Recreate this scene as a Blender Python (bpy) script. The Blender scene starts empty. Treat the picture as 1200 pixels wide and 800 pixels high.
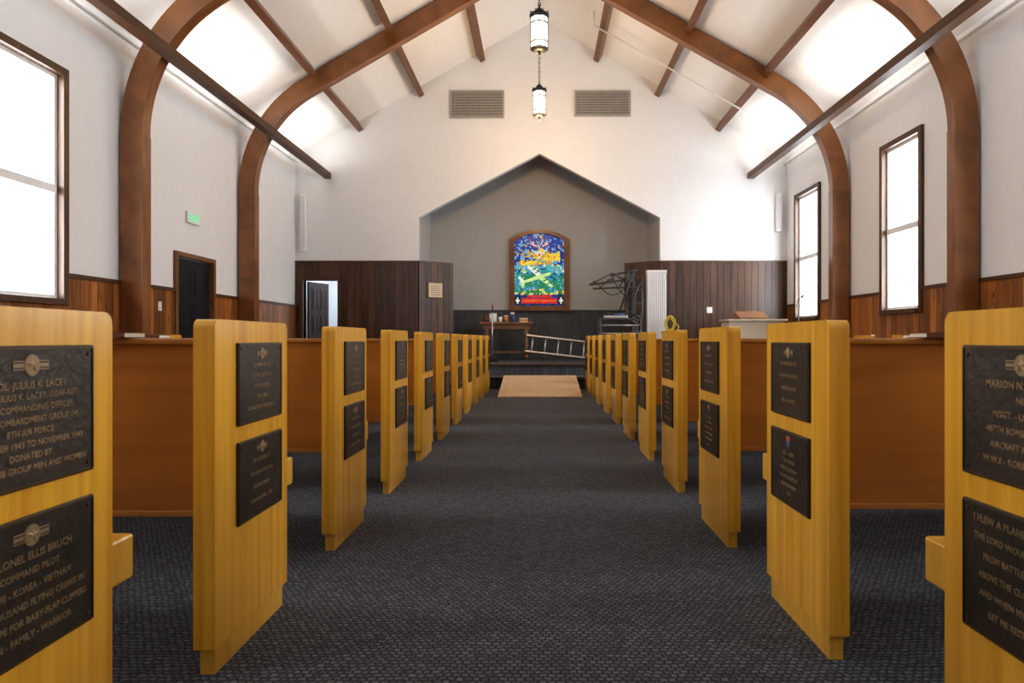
import bpy, bmesh, math, random
from mathutils import Matrix, Vector
random.seed(7)
S=bpy.context.scene
COL=S.collection
try:
    S.view_settings.view_transform='Standard'; S.view_settings.look='None'
    S.view_settings.look='Medium High Contrast'
except Exception: pass

# ---------------- materials ----------------
def newmat(name):
    m=bpy.data.materials.new(name); m.use_nodes=True
    nt=m.node_tree; b=nt.nodes['Principled BSDF']; return m,nt,b
def N(nt,t,**k):
    n=nt.nodes.new(t)
    for a,v in k.items(): setattr(n,a,v)
    return n
def plain(name,c,rough=.6,metal=0,emit=None,es=0,var=.06,bump=0,spec=.5):
    m,nt,b=newmat(name)
    tc=N(nt,'ShaderNodeTexCoord'); no=N(nt,'ShaderNodeTexNoise'); no.inputs['Scale'].default_value=6; no.inputs['Detail'].default_value=4
    nt.links.new(tc.outputs['Object'],no.inputs['Vector'])
    r=N(nt,'ShaderNodeValToRGB')
    r.color_ramp.elements[0].position=.3; r.color_ramp.elements[1].position=.7
    r.color_ramp.elements[0].color=(*[x*(1-var) for x in c],1); r.color_ramp.elements[1].color=(*[min(1,x*(1+var)) for x in c],1)
    nt.links.new(no.outputs['Fac'],r.inputs['Fac']); nt.links.new(r.outputs['Color'],b.inputs['Base Color'])
    b.inputs['Roughness'].default_value=rough; b.inputs['Metallic'].default_value=metal
    b.inputs['Specular IOR Level'].default_value=spec
    if emit: b.inputs['Emission Color'].default_value=(*emit,1); b.inputs['Emission Strength'].default_value=es
    if bump:
        n2=N(nt,'ShaderNodeTexNoise'); n2.inputs['Scale'].default_value=60; nt.links.new(tc.outputs['Object'],n2.inputs['Vector'])
        bp=N(nt,'ShaderNodeBump'); bp.inputs['Strength'].default_value=bump; bp.inputs['Distance'].default_value=.01
        nt.links.new(n2.outputs['Fac'],bp.inputs['Height']); nt.links.new(bp.outputs['Normal'],b.inputs['Normal'])
    return m
def wood(name,c1,c2,sc=(25,25,1.5),rough=.4,boards=None,bvar=.5,coat=0,dist=1.2,knots=False):
    m,nt,b=newmat(name)
    tc=N(nt,'ShaderNodeTexCoord'); oi=N(nt,'ShaderNodeObjectInfo')
    add=N(nt,'ShaderNodeVectorMath',operation='ADD')
    mul=N(nt,'ShaderNodeMath',operation='MULTIPLY'); mul.inputs[1].default_value=37
    nt.links.new(oi.outputs['Random'],mul.inputs[0])
    mp=N(nt,'ShaderNodeMapping'); mp.inputs['Scale'].default_value=sc
    nt.links.new(tc.outputs['Object'],mp.inputs['Vector'])
    nt.links.new(mp.outputs['Vector'],add.inputs[0]); nt.links.new(mul.outputs[0],add.inputs[1])
    vec=add.outputs[0]
    wn=None
    if boards:
        ax,pitch=boards
        sx=N(nt,'ShaderNodeSeparateXYZ'); nt.links.new(tc.outputs['Object'],sx.inputs[0])
        dv=N(nt,'ShaderNodeMath',operation='DIVIDE'); dv.inputs[1].default_value=pitch; nt.links.new(sx.outputs[ax],dv.inputs[0])
        fl=N(nt,'ShaderNodeMath',operation='FLOOR'); nt.links.new(dv.outputs[0],fl.inputs[0])
        wn=N(nt,'ShaderNodeTexWhiteNoise',noise_dimensions='1D'); nt.links.new(fl.outputs[0],wn.inputs['W'])
        m2=N(nt,'ShaderNodeMath',operation='MULTIPLY'); m2.inputs[1].default_value=50; nt.links.new(wn.outputs['Value'],m2.inputs[0])
        a2=N(nt,'ShaderNodeVectorMath',operation='ADD'); nt.links.new(vec,a2.inputs[0]); nt.links.new(m2.outputs[0],a2.inputs[1]); vec=a2.outputs[0]
    no=N(nt,'ShaderNodeTexNoise'); no.inputs['Scale'].default_value=1; no.inputs['Detail'].default_value=6; no.inputs['Distortion'].default_value=dist
    nt.links.new(vec,no.inputs['Vector'])
    r=N(nt,'ShaderNodeValToRGB'); r.color_ramp.elements[0].position=.3; r.color_ramp.elements[1].position=.7
    r.color_ramp.elements[0].color=(*c1,1); r.color_ramp.elements[1].color=(*c2,1)
    nt.links.new(no.outputs['Fac'],r.inputs['Fac']); out=r.outputs['Color']
    if boards:
        mr=N(nt,'ShaderNodeMapRange'); mr.inputs['To Min'].default_value=1-bvar; mr.inputs['To Max'].default_value=1+bvar
        nt.links.new(wn.outputs['Value'],mr.inputs['Value'])
        hs=N(nt,'ShaderNodeHueSaturation'); nt.links.new(out,hs.inputs['Color']); nt.links.new(mr.outputs[0],hs.inputs['Value']); out=hs.outputs['Color']
    if knots:
        vo=N(nt,'ShaderNodeTexVoronoi'); vo.inputs['Scale'].default_value=1
        mk=N(nt,'ShaderNodeMapping'); mk.inputs['Scale'].default_value=(5,5,2.6); nt.links.new(tc.outputs['Object'],mk.inputs['Vector']); nt.links.new(mk.outputs['Vector'],vo.inputs['Vector'])
        kr=N(nt,'ShaderNodeValToRGB'); kr.color_ramp.elements[0].position=.05; kr.color_ramp.elements[1].position=.13
        kr.color_ramp.elements[0].color=(.25,.18,.15,1); kr.color_ramp.elements[1].color=(1,1,1,1)
        nt.links.new(vo.outputs['Distance'],kr.inputs['Fac'])
        mm=N(nt,'ShaderNodeMix',data_type='RGBA',blend_type='MULTIPLY'); mm.inputs['Factor'].default_value=1
        nt.links.new(out,mm.inputs[6]); nt.links.new(kr.outputs['Color'],mm.inputs[7]); out=mm.outputs[2]
    nt.links.new(out,b.inputs['Base Color'])
    b.inputs['Roughness'].default_value=rough
    if coat: b.inputs['Coat Weight'].default_value=coat; b.inputs['Coat Roughness'].default_value=.18
    return m
M={}
M['wall']=plain('white_paint',(.74,.755,.77),.85,var=.015)
M['ceil']=plain('ceiling_paint',(.82,.82,.81),.9,var=.015)
M['alcove']=plain('grey_paint',(.47,.475,.47),.85,var=.02)
M['wains_grey']=plain('grey_wainscot',(.085,.09,.095),.7,var=.1)
M['arch']=wood('arch_wood',(.15,.056,.017),(.29,.118,.036),(2,12,2),.30,dist=.6,coat=.35)
M['beam']=wood('purlin_wood',(.105,.040,.013),(.18,.072,.024),(20,1.5,20),.4,coat=.15)
M['rail']=wood('rail_wood',(.060,.027,.013),(.115,.052,.024),(20,1.5,20),.45)
M['pine']=wood('knotty_pine',(.19,.068,.018),(.38,.155,.042),(10,10,1.3),.35,boards=('Y',.14),bvar=.42,knots=True)
M['walnut']=wood('walnut_boards',(.048,.024,.014),(.11,.055,.032),(12,12,1.2),.38,boards=('X',.14),bvar=.3)
M['trimwood']=wood('trim_wood',(.055,.028,.014),(.11,.055,.026),(12,12,2),.4)
M['doortrim']=wood('door_trim_wood',(.15,.07,.027),(.24,.115,.042),(12,12,2),.4)
M['oak']=wood('golden_oak',(.56,.26,.018),(.78,.42,.050),(26,26,.7),.28,coat=.5,dist=.6)
M['oakend']=wood('golden_oak_edge',(.56,.28,.035),(.70,.39,.06),(16,16,.9),.30,coat=.35)
M['back']=wood('amber_veneer',(.33,.120,.020),(.45,.180,.032),(.8,9,9),.36,coat=.25)
M['capwood']=wood('cap_wood',(.32,.125,.022),(.44,.19,.035),(1,20,20),.35)
M['black']=plain('black_metal',(.02,.02,.022),.45,var=.1)
M['steel']=plain('dark_steel',(.085,.088,.094),.4,.4,var=.15)
M['blackdoor']=plain('black_door_paint',(.013,.014,.018),.4,var=.1)
M['browndoor']=wood('brown_door_wood',(.045,.02,.016),(.08,.035,.028),(14,14,1.5),.4)
M['bronze']=plain('dark_bronze',(.040,.028,.018),.45,.3,var=.35,bump=.2)
M['bronze_rim']=plain('bronze_rim',(.10,.06,.03),.4,.6,var=.15)
M['brass']=plain('brass_letter',(.30,.20,.105),.45,.4,var=.2)
M['alu']=plain('aluminium',(.55,.56,.58),.35,.85)
M['whitep']=plain('white_plastic',(.75,.76,.77),.5,var=.02)
M['grille']=plain('pale_grille',(.66,.67,.68),.6,var=.02)
M['sash']=plain('white_sash',(.78,.80,.83),.5,var=.02)
M['pane']=plain('frosted_pane',(.8,.82,.85),.5,emit=(.90,.95,1),es=14,var=.02)
M['lamp']=plain('lamp_glass',(.9,.85,.75),.4,emit=(1,.86,.66),es=6,var=.02)
M['vent']=plain('vent_metal',(.40,.39,.37),.5,.1)
M['ventdark']=plain('vent_dark',(.09,.09,.085),.9)
M['ply']=wood('plywood',(.48,.33,.20),(.66,.50,.34),(14,4,14),.7,dist=3)
M['green']=plain('exit_green',(.02,.45,.15),.4,emit=(.03,.75,.28),es=.8)
M['red']=plain('red_plastic',(.25,.03,.03),.45)
M['yellow']=plain('yellow_hose',(.65,.5,.04),.5)
M['cream']=plain('cream_panel',(.64,.56,.44),.6)
M['paper']=plain('paper',(.68,.6,.45),.8)
M['tablewood']=wood('table_wood',(.16,.075,.03),(.26,.12,.05),(1.5,14,14),.4)
M['bookred']=plain('book_brown',(.16,.05,.025),.6)
M['pages']=plain('book_pages',(.7,.66,.56),.8)
M['orange']=plain('orange_label',(.5,.2,.06),.6)
M['blue']=plain('blue_plastic',(.05,.1,.25),.5)
M['shieldred']=plain('enamel_red',(.45,.06,.03),.4)
# carpet
def carpet():
    m,nt,b=newmat('charcoal_carpet')
    tc=N(nt,'ShaderNodeTexCoord')
    nz=N(nt,'ShaderNodeTexNoise'); nz.inputs['Scale'].default_value=22; nt.links.new(tc.outputs['Object'],nz.inputs['Vector'])
    sc=N(nt,'ShaderNodeVectorMath',operation='SCALE'); sc.inputs['Scale'].default_value=.024; nt.links.new(nz.outputs['Color'],sc.inputs[0])
    ad=N(nt,'ShaderNodeVectorMath',operation='ADD'); nt.links.new(tc.outputs['Object'],ad.inputs[0]); nt.links.new(sc.outputs[0],ad.inputs[1])
    br=N(nt,'ShaderNodeTexBrick'); br.inputs['Scale'].default_value=1; br.inputs['Brick Width'].default_value=.022; br.inputs['Row Height'].default_value=.018
    br.inputs['Mortar Size'].default_value=.0062; br.inputs['Mortar Smooth'].default_value=1.0
    br.inputs['Color1'].default_value=(.190,.195,.212,1); br.inputs['Color2'].default_value=(.105,.109,.122,1); br.inputs['Mortar'].default_value=(.040,.042,.049,1)
    nt.links.new(ad.outputs[0],br.inputs['Vector'])
    n2=N(nt,'ShaderNodeTexNoise'); n2.inputs['Scale'].default_value=200; n2.inputs['Detail'].default_value=2; nt.links.new(tc.outputs['Object'],n2.inputs['Vector'])
    mx=N(nt,'ShaderNodeMix',data_type='RGBA',blend_type='MULTIPLY'); mx.inputs['Factor'].default_value=.75
    rr=N(nt,'ShaderNodeValToRGB'); rr.color_ramp.elements[0].position=.3; rr.color_ramp.elements[1].position=.65; rr.color_ramp.elements[0].color=(.5,.5,.52,1); rr.color_ramp.elements[1].color=(1.3,1.3,1.3,1)
    nt.links.new(n2.outputs['Fac'],rr.inputs['Fac'])
    nt.links.new(br.outputs['Color'],mx.inputs[6]); nt.links.new(rr.outputs['Color'],mx.inputs[7])
    nt.links.new(mx.outputs[2],b.inputs['Base Color']); b.inputs['Roughness'].default_value=.9; b.inputs['Specular IOR Level'].default_value=.2
    bp=N(nt,'ShaderNodeBump'); bp.inputs['Strength'].default_value=.5; bp.inputs['Distance'].default_value=.004
    nt.links.new(br.outputs['Fac'],bp.inputs['Height']); bp.invert=True; nt.links.new(bp.outputs['Normal'],b.inputs['Normal'])
    return m
M['carpet']=carpet()
GL={}
for nm,c in dict(deepblue=(.015,.045,.30),sky=(.13,.36,.60),purple=(.12,.08,.25),yellow=(.85,.58,.06),orange=(.62,.28,.05),red=(.5,.03,.02),white=(.62,.68,.60),teal=(.03,.30,.30),green=(.03,.22,.08),lime=(.42,.62,.26),dark=(.015,.025,.035),amber=(.55,.37,.06),aqua=(.09,.42,.44)).items():
    GL[nm]=plain('glass_'+nm,c,.2,emit=c,es=.7,var=.4)
GLN=list(GL.keys())

# ---------------- mesh builder ----------------
class MB:
    def __init__(s): s.bm=bmesh.new(); s.mats=[]; s.mi=0
    def mat(s,m):
        if m not in s.mats: s.mats.append(m)
        s.mi=s.mats.index(m); return s
    def _tag(s,faces):
        for f in faces: f.material_index=s.mi
    def box(s,x0,x1,y0,y1,z0,z1,bevel=0,M4=None,seg=2):
        r=bmesh.ops.create_cube(s.bm,size=1); vs=r['verts']
        T=Matrix.Translation(((x0+x1)/2,(y0+y1)/2,(z0+z1)/2))@Matrix.Diagonal((abs(x1-x0),abs(y1-y0),abs(z1-z0),1))
        if M4: T=M4@T
        bmesh.ops.transform(s.bm,matrix=T,verts=vs)
        fs=set(f for v in vs for f in v.link_faces); s._tag(fs)
        if bevel:
            es=list(set(e for v in vs for e in v.link_edges))
            r=bmesh.ops.bevel(s.bm,geom=es,offset=bevel,segments=seg,affect='EDGES',profile=.5,clamp_overlap=True); s._tag(r['faces'])
        return s
    def cyl(s,p0,p1,r,seg=16,r2=None,smooth=True):
        p0=Vector(p0);p1=Vector(p1);d=p1-p0
        q=d.to_track_quat('Z','Y').to_matrix().to_4x4()
        r_=bmesh.ops.create_cone(s.bm,cap_ends=True,segments=seg,radius1=r,radius2=r if r2 is None else r2,depth=d.length)
        bmesh.ops.transform(s.bm,matrix=Matrix.Translation((p0+p1)/2)@q,verts=r_['verts'])
        fs=set(f for v in r_['verts'] for f in v.link_faces); s._tag(fs)
        if smooth:
            for f in fs:
                if len(f.verts)==4: f.smooth=True
        return s
    def tube(s,pts,r,seg=8):
        for a,b in zip(pts,pts[1:]): s.cyl(a,b,r,seg)
        for p in pts[1:-1]: s.sph(p,r,seg)
        return s
    def sph(s,p,r,seg=10):
        q=bmesh.ops.create_uvsphere(s.bm,u_segments=seg,v_segments=max(4,seg//2),radius=r)
        bmesh.ops.translate(s.bm,vec=Vector(p),verts=q['verts'])
        fs=set(f for v in q['verts'] for f in v.link_faces); s._tag(fs)
        for f in fs: f.smooth=True
        return s
    def torus(s,R,r,T,seg=16,sub=6,sx=1):
        ring=[]
        for i in range(seg):
            a=2*math.pi*i/seg; row=[]
            for j in range(sub):
                b=2*math.pi*j/sub
                row.append(s.bm.verts.new(T@Vector((sx*(R+r*math.cos(b))*math.cos(a),(R+r*math.cos(b))*math.sin(a),r*math.sin(b)))))
            ring.append(row)
        for i in range(seg):
            for j in range(sub):
                f=s.bm.faces.new((ring[i][j],ring[(i+1)%seg][j],ring[(i+1)%seg][(j+1)%sub],ring[i][(j+1)%sub])); f.material_index=s.mi; f.smooth=True
        return s
    def prism(s,poly,axis,a,b):
        def P(u,v,w): return (u,w,v) if axis=='y' else ((w,u,v) if axis=='x' else (u,v,w))
        A=[s.bm.verts.new(P(u,v,a)) for u,v in poly]; B=[s.bm.verts.new(P(u,v,b)) for u,v in poly]
        n=len(poly); fs=[s.bm.faces.new(A),s.bm.faces.new(B[::-1])]
        for i in range(n): fs.append(s.bm.faces.new((A[i],B[i],B[(i+1)%n],A[(i+1)%n])))
        s._tag(fs); return s
    def ribbon(s,A2,B2,y0,y1):
        def row(L,y): return [s.bm.verts.new((x,y,z)) for x,z in L]
        a0=row(A2,y0);b0=row(B2,y0);a1=row(A2,y1);b1=row(B2,y1); fs=[]
        for i in range(len(A2)-1):
            for q in ((a0[i],a0[i+1],b0[i+1],b0[i]),(a1[i],b1[i],b1[i+1],a1[i+1]),(a0[i],a1[i],a1[i+1],a0[i+1]),(b0[i],b0[i+1],b1[i+1],b1[i])):
                fs.append(s.bm.faces.new(q))
        for i in (0,-1): fs.append(s.bm.faces.new((a0[i],b0[i],b1[i],a1[i])))
        s._tag(fs); return s
    def face(s,pts):
        f=s.bm.faces.new([s.bm.verts.new(p) for p in pts]); f.material_index=s.mi; return s
    def fan(s,poly,c,z,zc):
        cv=s.bm.verts.new((c[0],c[1],zc)); V=[s.bm.verts.new((x,y,z)) for x,y in poly]; n=len(V)
        for i in range(n):
            f=s.bm.faces.new((cv,V[i],V[(i+1)%n])); f.material_index=s.mi
        return s
    def frm(s,me,T):
        n0=len(s.bm.verts); f0=len(s.bm.faces)
        s.bm.from_mesh(me); s.bm.verts.ensure_lookup_table(); s.bm.faces.ensure_lookup_table()
        bmesh.ops.transform(s.bm,matrix=T,verts=s.bm.verts[n0:])
        for f in s.bm.faces[f0:]: f.material_index=s.mi
        return s
    def mesh(s,name,norm=True):
        if norm: bmesh.ops.recalc_face_normals(s.bm,faces=s.bm.faces[:])
        me=bpy.data.meshes.new(name); s.bm.to_mesh(me); s.bm.free()
        for m in s.mats: me.materials.append(m)
        return me
def ob(name,me,parent=None,loc=(0,0,0),mat=None,**props):
    o=bpy.data.objects.new(name,me); COL.objects.link(o)
    if parent: o.parent=parent
    if mat is not None: o.matrix_basis=mat
    else: o.location=loc
    for k,v in props.items(): o[k]=v
    return o
def thing(name,me,loc,label,category,rotz=0,**k):
    o=ob(name,me,loc=loc,label=label,category=category,**k)
    if rotz: o.rotation_euler=(0,0,rotz)
    return o
def struct(name,mb,parent=None,**k):
    return ob(name,mb.mesh(name),parent,kind='structure',**k)

WL,WR=5.0,5.07; D=14.0; D2=15.6; Y0=-5.0; SL=.57; ZR=7.42
def ceilz(x): return ZR-SL*abs(x)

# ---------------- shell ----------------
struct('floor',MB().mat(M['carpet']).box(-5.2,5.27,Y0,14.15,-.1,0))
def side_wall(name,W,sg,opens,mat,x_in,x_out,z0,z1,ya,yb,mb=None):
    mb=mb or MB(); mb.mat(mat)
    ys=ya
    for (a,b,c,d) in sorted(opens):
        if a>ys: mb.box(sg*x_in,sg*x_out,ys,a,z0,z1)
        if c>z0: mb.box(sg*x_in,sg*x_out,a,b,z0,min(c,z1))
        if d<z1: mb.box(sg*x_in,sg*x_out,a,b,d,z1)
        ys=b
    mb.box(sg*x_in,sg*x_out,ys,yb,z0,z1); return mb
WZ0,WZ1=1.20,3.68
Lwin=[(6.06,7.20),(2.75,3.85),(-.45,.65)]
Rwin=[(8.99,10.10),(12.28,13.48),(5.75,6.88),(2.55,3.65),(-.65,.45)]
Ldoor=(9.32,10.47,0,2.06)
Lop=[(a,b,WZ0,WZ1) for a,b in Lwin]+[Ldoor]
Rop=[(a,b,WZ0,WZ1) for a,b in Rwin]
struct('wall_left',side_wall('',WL,-1,Lop,M['wall'],WL,WL+.2,0,4.56,Y0,14.15))
struct('wall_right',side_wall('',WR,1,Rop,M['wall'],WR,WR+.2,0,4.52,Y0,14.15))
b=MB().mat(M['wall'])
b.prism([(-5.0,0),(-4.83,0),(-4.83,2.05),(-4.12,2.05),(-4.12,0),(-2.48,0),(-2.48,3.335),(0,4.65),(0,ZR),(-5.0,ceilz(5))],'y',14.0,14.15)
b.prism([(5.07,0),(2.48,0),(2.48,3.335),(0,4.65),(0,ZR),(5.07,ceilz(5.07))],'y',14.0,14.15)
struct('wall_front',b)
struct('wall_rear',MB().mat(M['wall']).prism([(-5.2,0),(5.27,0),(5.27,ceilz(5.27)),(0,ZR),(-5.2,ceilz(5.2))],'y',Y0-.15,Y0))
struct('ceiling',MB().mat(M['ceil']).prism([(-5.2,ceilz(5.2)),(0,ZR),(5.27,ceilz(5.27)),(5.27,ceilz(5.27)+.18),(0,ZR+.18),(-5.2,ceilz(5.2)+.18)],'y',Y0-.15,14.15))
# alcove: taller than its gabled opening
b=MB().mat(M['alcove'])
b.box(-2.6,2.6,D2,D2+.12,0,5.3)
b.box(-2.6,-2.48,14.15,D2,0,5.3); b.box(2.48,2.6,14.15,D2,0,5.3)
struct('wall_alcove',b)
struct('ceiling_alcove',MB().mat(M['alcove']).box(-2.6,2.6,14.15,D2+.12,5.3,5.4))
b=MB().mat(M['wains_grey']); 
x=-2.47
while x<2.46: b.box(x,min(x+.195,2.47),D2-.03,D2,.4,1.47); x+=.2
b.box(-2.47,2.47,D2-.045,D2,1.47,1.51)
struct('trim_1',b)
# hall behind open door
b=MB().mat(M['wall'])
b.box(-5.2,-5.0,14.15,16.3,0,2.6).box(-3.6,-3.5,14.15,16.3,0,2.6).box(-5.2,-3.5,16.3,16.4,0,2.6).box(-5.2,-3.5,14.15,16.4,2.6,2.7).mat(M['carpet']).box(-5.2,-3.5,14.15,16.4,-.1,0)
struct('wall_hallway',b)
# side wainscots: real boards
def wains(name,sg,W,opens,ya,yb):
    b=MB().mat(M['pine']); p=.14; k=math.floor(ya/p)
    while k*p<yb:
        y0=max(k*p,ya); y1=min(k*p+p-.006,yb)
        op=[o for o in opens if o[0]-.02<y1 and o[1]+.02>y0]
        if y1>y0:
            if not op: b.box(sg*(W-.02),sg*W,y0,y1,0.0,1.5)
            else:
                o=op[0]
                segs=[(y0,min(y1,o[0])),(max(y0,o[1]),y1)]
                for s0,s1 in segs:
                    if s1-s0>.004: b.box(sg*(W-.02),sg*W,s0,s1,0,1.5)
                if o[2]>0: b.box(sg*(W-.02),sg*W,max(y0,o[0]),min(y1,o[1]),0,o[2])
        k+=1
    b.mat(M['trimwood']); ys=ya
    for o in sorted(opens):
        if o[0]>ya: b.box(sg*(W-.04),sg*W,ys,o[0],1.5,1.545); 
        ys=o[1]
    b.box(sg*(W-.04),sg*W,ys,yb,1.5,1.545)
    return struct(name,b)
wains('trim_2',-1,WL,Lop,Y0,13.95); wains('trim_3',1,WR,Rop,Y0,13.95)
for nm,sg,W,ops in (('baseboard_left',-1,WL,[Ldoor]),('baseboard_right',1,WR,[])):
    struct(nm,side_wall('',W,sg,ops,M['trimwood'],W-.035,W-.021,0,.12,Y0,13.9))
# front wood panelling
b=MB().mat(M['walnut'])
k=math.floor(-5/.14)
def wb(x0,x1,z0,z1): b.box(x0,x1,13.965,14.0,z0,z1)
while k*.14<5.07:
    x0=k*.14; x1=x0+.135
    for lo,hi in ((-4.999,-2.48),(2.48,5.069)):
        a,c=max(x0,lo),min(x1,hi)
        if c-a>.005:
            if c>-4.90 and a<-4.05:
                if a<-4.90: wb(a,-4.90,0,2.42)
                if c>-4.05: wb(-4.05,c,0,2.42)
                wb(max(a,-4.90),min(c,-4.05),2.12,2.42)
            else: wb(a,c,0,2.42)
    k+=1
b.mat(M['trimwood']).box(-4.999,-2.48,13.95,14.0,2.42,2.45).box(2.48,5.069,13.95,14.0,2.42,2.45)
struct('trim_4',b)
def angled(name,xa,xb):
    p0=Vector((xa,13.98,0)); p1=Vector((xb,14.45,0)); d=(p1-p0); L=d.length
    ang=math.atan2(d.y,d.x)
    b=MB().mat(M['walnut']); n=int(L/.14)+1
    for i in range(n):
        b.box(i*.14,min(i*.14+.135,L),-.02,.02,0,2.42)
    b.mat(M['trimwood']).box(0,L,-.03,.03,2.42,2.45)
    o=struct(name,b); o.matrix_basis=Matrix.Translation(p0)@Matrix.Rotation(ang,4,'Z'); return o
angled('trim_5',-2.47,-1.83); angled('trim_6',2.47,1.81)

# windows
def window(n,sg,W,a,b_):
    xi=sg*(W-.045); xo=sg*(W+.13); f=.08
    b=MB().mat(M['trimwood'])
    b.box(xi,xo,a,a+f,WZ0,WZ1,.004).box(xi,xo,b_-f,b_,WZ0,WZ1,.004).box(xi,xo,a+f,b_-f,WZ1-f,WZ1,.004).box(sg*(W-.09),xo,a+f,b_-f,WZ0,WZ0+f*.8,.004)
    w=struct('window_%d'%n,b)
    s=MB().mat(M['sash']); t=.045; a2,b2=a+f,b_-f; z0,z1=WZ0+f*.8,WZ1-f; zm=(z0+z1)/2-.03
    xs,xe=sg*(W+.03),sg*(W+.08)
    s.box(xs,xe,a2,a2+t,z0,z1).box(xs,xe,b2-t,b2,z0,z1).box(xs,xe,a2+t,b2-t,z1-t,z1).box(xs,xe,a2+t,b2-t,z0,z0+t).box(sg*(W+.01),xe,a2+t,b2-t,zm-.045,zm+.045)
    struct('sash',s,parent=w)
    p=MB().mat(M['pane']).box(sg*(W+.085),sg*(W+.095),a2,b2,z0,z1)
    struct('window_pane',p,parent=w)
i=1
for a,c in Lwin: window(i,-1,WL,a,c); i+=1
for a,c in Rwin: window(i,1,WR,a,c); i+=1

# doors
def leaf(w,h,mat,t=.04):
    b=MB().mat(mat).box(0,w,-t/2,t/2,0,h)
    for (z0,z1) in ((.12,.85),(.95,1.35),(1.45,h-.12)):
        for (x0,x1) in ((.1,w/2-.04),(w/2+.04,w-.1)):
            for sy in (-1,1):
                y=sy*t/2
                b.box(x0,x1,y-.006,y+.006,z0,z0+.02).box(x0,x1,y-.006,y+.006,z1-.02,z1).box(x0,x0+.02,y-.006,y+.006,z0,z1).box(x1-.02,x1,y-.006,y+.006,z0,z1).box(x0+.05,x1-.05,y-.008,y+.008,z0+.05,z1-.05,.004)
    return b
def knob(b,x,t=.04):
    b.mat(M['brass'])
    for sy in (-1,1): b.cyl((x,sy*t/2,1.0),(x,sy*(t/2+.05),1.0),.012,10).sph((x,sy*(t/2+.06),1.0),.028,12)
    return b
b=MB().mat(M['trimwood']); b.box(-4.90,-4.83,13.93,14.15,0,2.05).box(-4.12,-4.05,13.93,14.15,0,2.05).box(-4.90,-4.05,13.93,14.15,2.05,2.12)
d1=struct('door_1',b)
l=struct('door_leaf',leaf(.70,2.03,M['browndoor']),parent=d1); l.matrix_basis=Matrix.Translation((-4.80,14.17,.01))@Matrix.Rotation(math.radians(73),4,'Z')
struct('door_knob',knob(MB(),.64),parent=l)
b=MB().mat(M['doortrim']); 
for y0,y1,z0,z1 in ((9.32,9.385,0,2.06),(10.405,10.47,0,2.06),(9.385,10.405,1.995,2.06)): b.box(-5.12,-4.955,y0,y1,z0,z1,.004)
d2=struct('door_2',b)
l=struct('door_leaf',leaf(1.01,1.975,M['blackdoor']),parent=d2); l.matrix_basis=Matrix.Translation((-5.05,9.39,.01))@Matrix.Rotation(math.radians(90),4,'Z')
struct('door_knob',knob(MB(),.93),parent=l)

# arches
PH=math.atan(SL); T=.295
def archside(W,R=1.85):
    xi=W-T; zi=7.39-T/math.cos(PH)
    a1=math.pi/2+PH
    cx=-xi+R
    cz=zi+SL*(cx+R*math.cos(a1))-R*math.sin(a1)
    I=[(-xi,0),(-xi,cz*.5)];E=[(-W+.03,0),(-W+.03,cz*.5)]
    n=32
    for k in range(n+1):
        a=math.pi+(a1-math.pi)*k/n
        I.append((cx+R*math.cos(a),cz+R*math.sin(a)))
        RR=R+T-.03+.02*(k/n)
        E.append((cx+RR*math.cos(a),cz+RR*math.sin(a)))
    I.append((0,zi));E.append((0,7.39)); return I,E,cz
for yc,rot in ((1.6,0),(4.8,-1.2),(8.04,-1.6),(11.27,-1.1)):
    I,E,cz=archside(WL); I2,E2,_=archside(WR)
    Ifull=I+[(-x,z) for x,z in I2[::-1]][1:]; Efull=E+[(-x,z) for x,z in E2[::-1]][1:]
    b=MB().mat(M['arch']).ribbon(Ifull,Efull,-.08,.08)
    a=thing('arch_beam',b.mesh('arch_beam'),(0,yc,0),'varnished brown laminated wood arch spanning from wall to wall','arch beam',rotz=math.radians(rot),group='laminated wood arches')
    for sg,W in ((-1,WL),(1,WR)):
        c=MB().mat(M['arch'])
        c.box(sg*(W-T-.006),sg*(W-.03),-.086,.086,0,cz-.02,.003)
        ob('leg_casing',c.mesh('leg_casing'),a)
# purlins
for x in (-3.75,-2.5,-1.25,1.25,2.5,3.75):
    sg=1 if x>0 else -1
    z=ceilz(x); 
    segs=[(-4.99,1.45),(1.75,4.6),(5.0,7.85),(8.25,11.1),(11.45,13.99)]
    for s0,s1 in segs:
        me=MB().mat(M['beam']).box(-.055,.055,s0,s1,-.2,-.005,.006).mesh('ceiling_purlin')
        ob('ceiling_purlin',me,mat=Matrix.Translation((x,0,z))@Matrix.Rotation(sg*PH,4,'Y'),label='dark brown wooden purlin running along the sloped white ceiling',category='ceiling beam',group='ceiling purlins')
for sg in (-1,1):
    b=MB().mat(M['rail']).box(-.065,.065,-4.99,13.99,-.06,.055,.004)
    thing('timber_rail',b.mesh('timber_rail'),(sg*4.33,0,4.19),'long dark brown timber rail carrying uplights beneath the arches','timber rail',group='timber rails')
    for (ya,yb) in ((-4.6,1.0),(2.2,4.2),(5.4,7.4),(8.7,10.6),(11.9,13.5)):
        L=bpy.data.lights.new('trough_lamp','AREA'); L.shape='RECTANGLE'; L.size=.10; L.size_y=yb-ya; L.energy=(9.5 if ya>0 else 7)*(yb-ya); L.color=(1,.97,.93)
        lo=ob('trough_lamp',L); lo.location=(sg*4.36,(ya+yb)/2,4.27); lo.rotation_euler=(math.pi,0,0)
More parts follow.
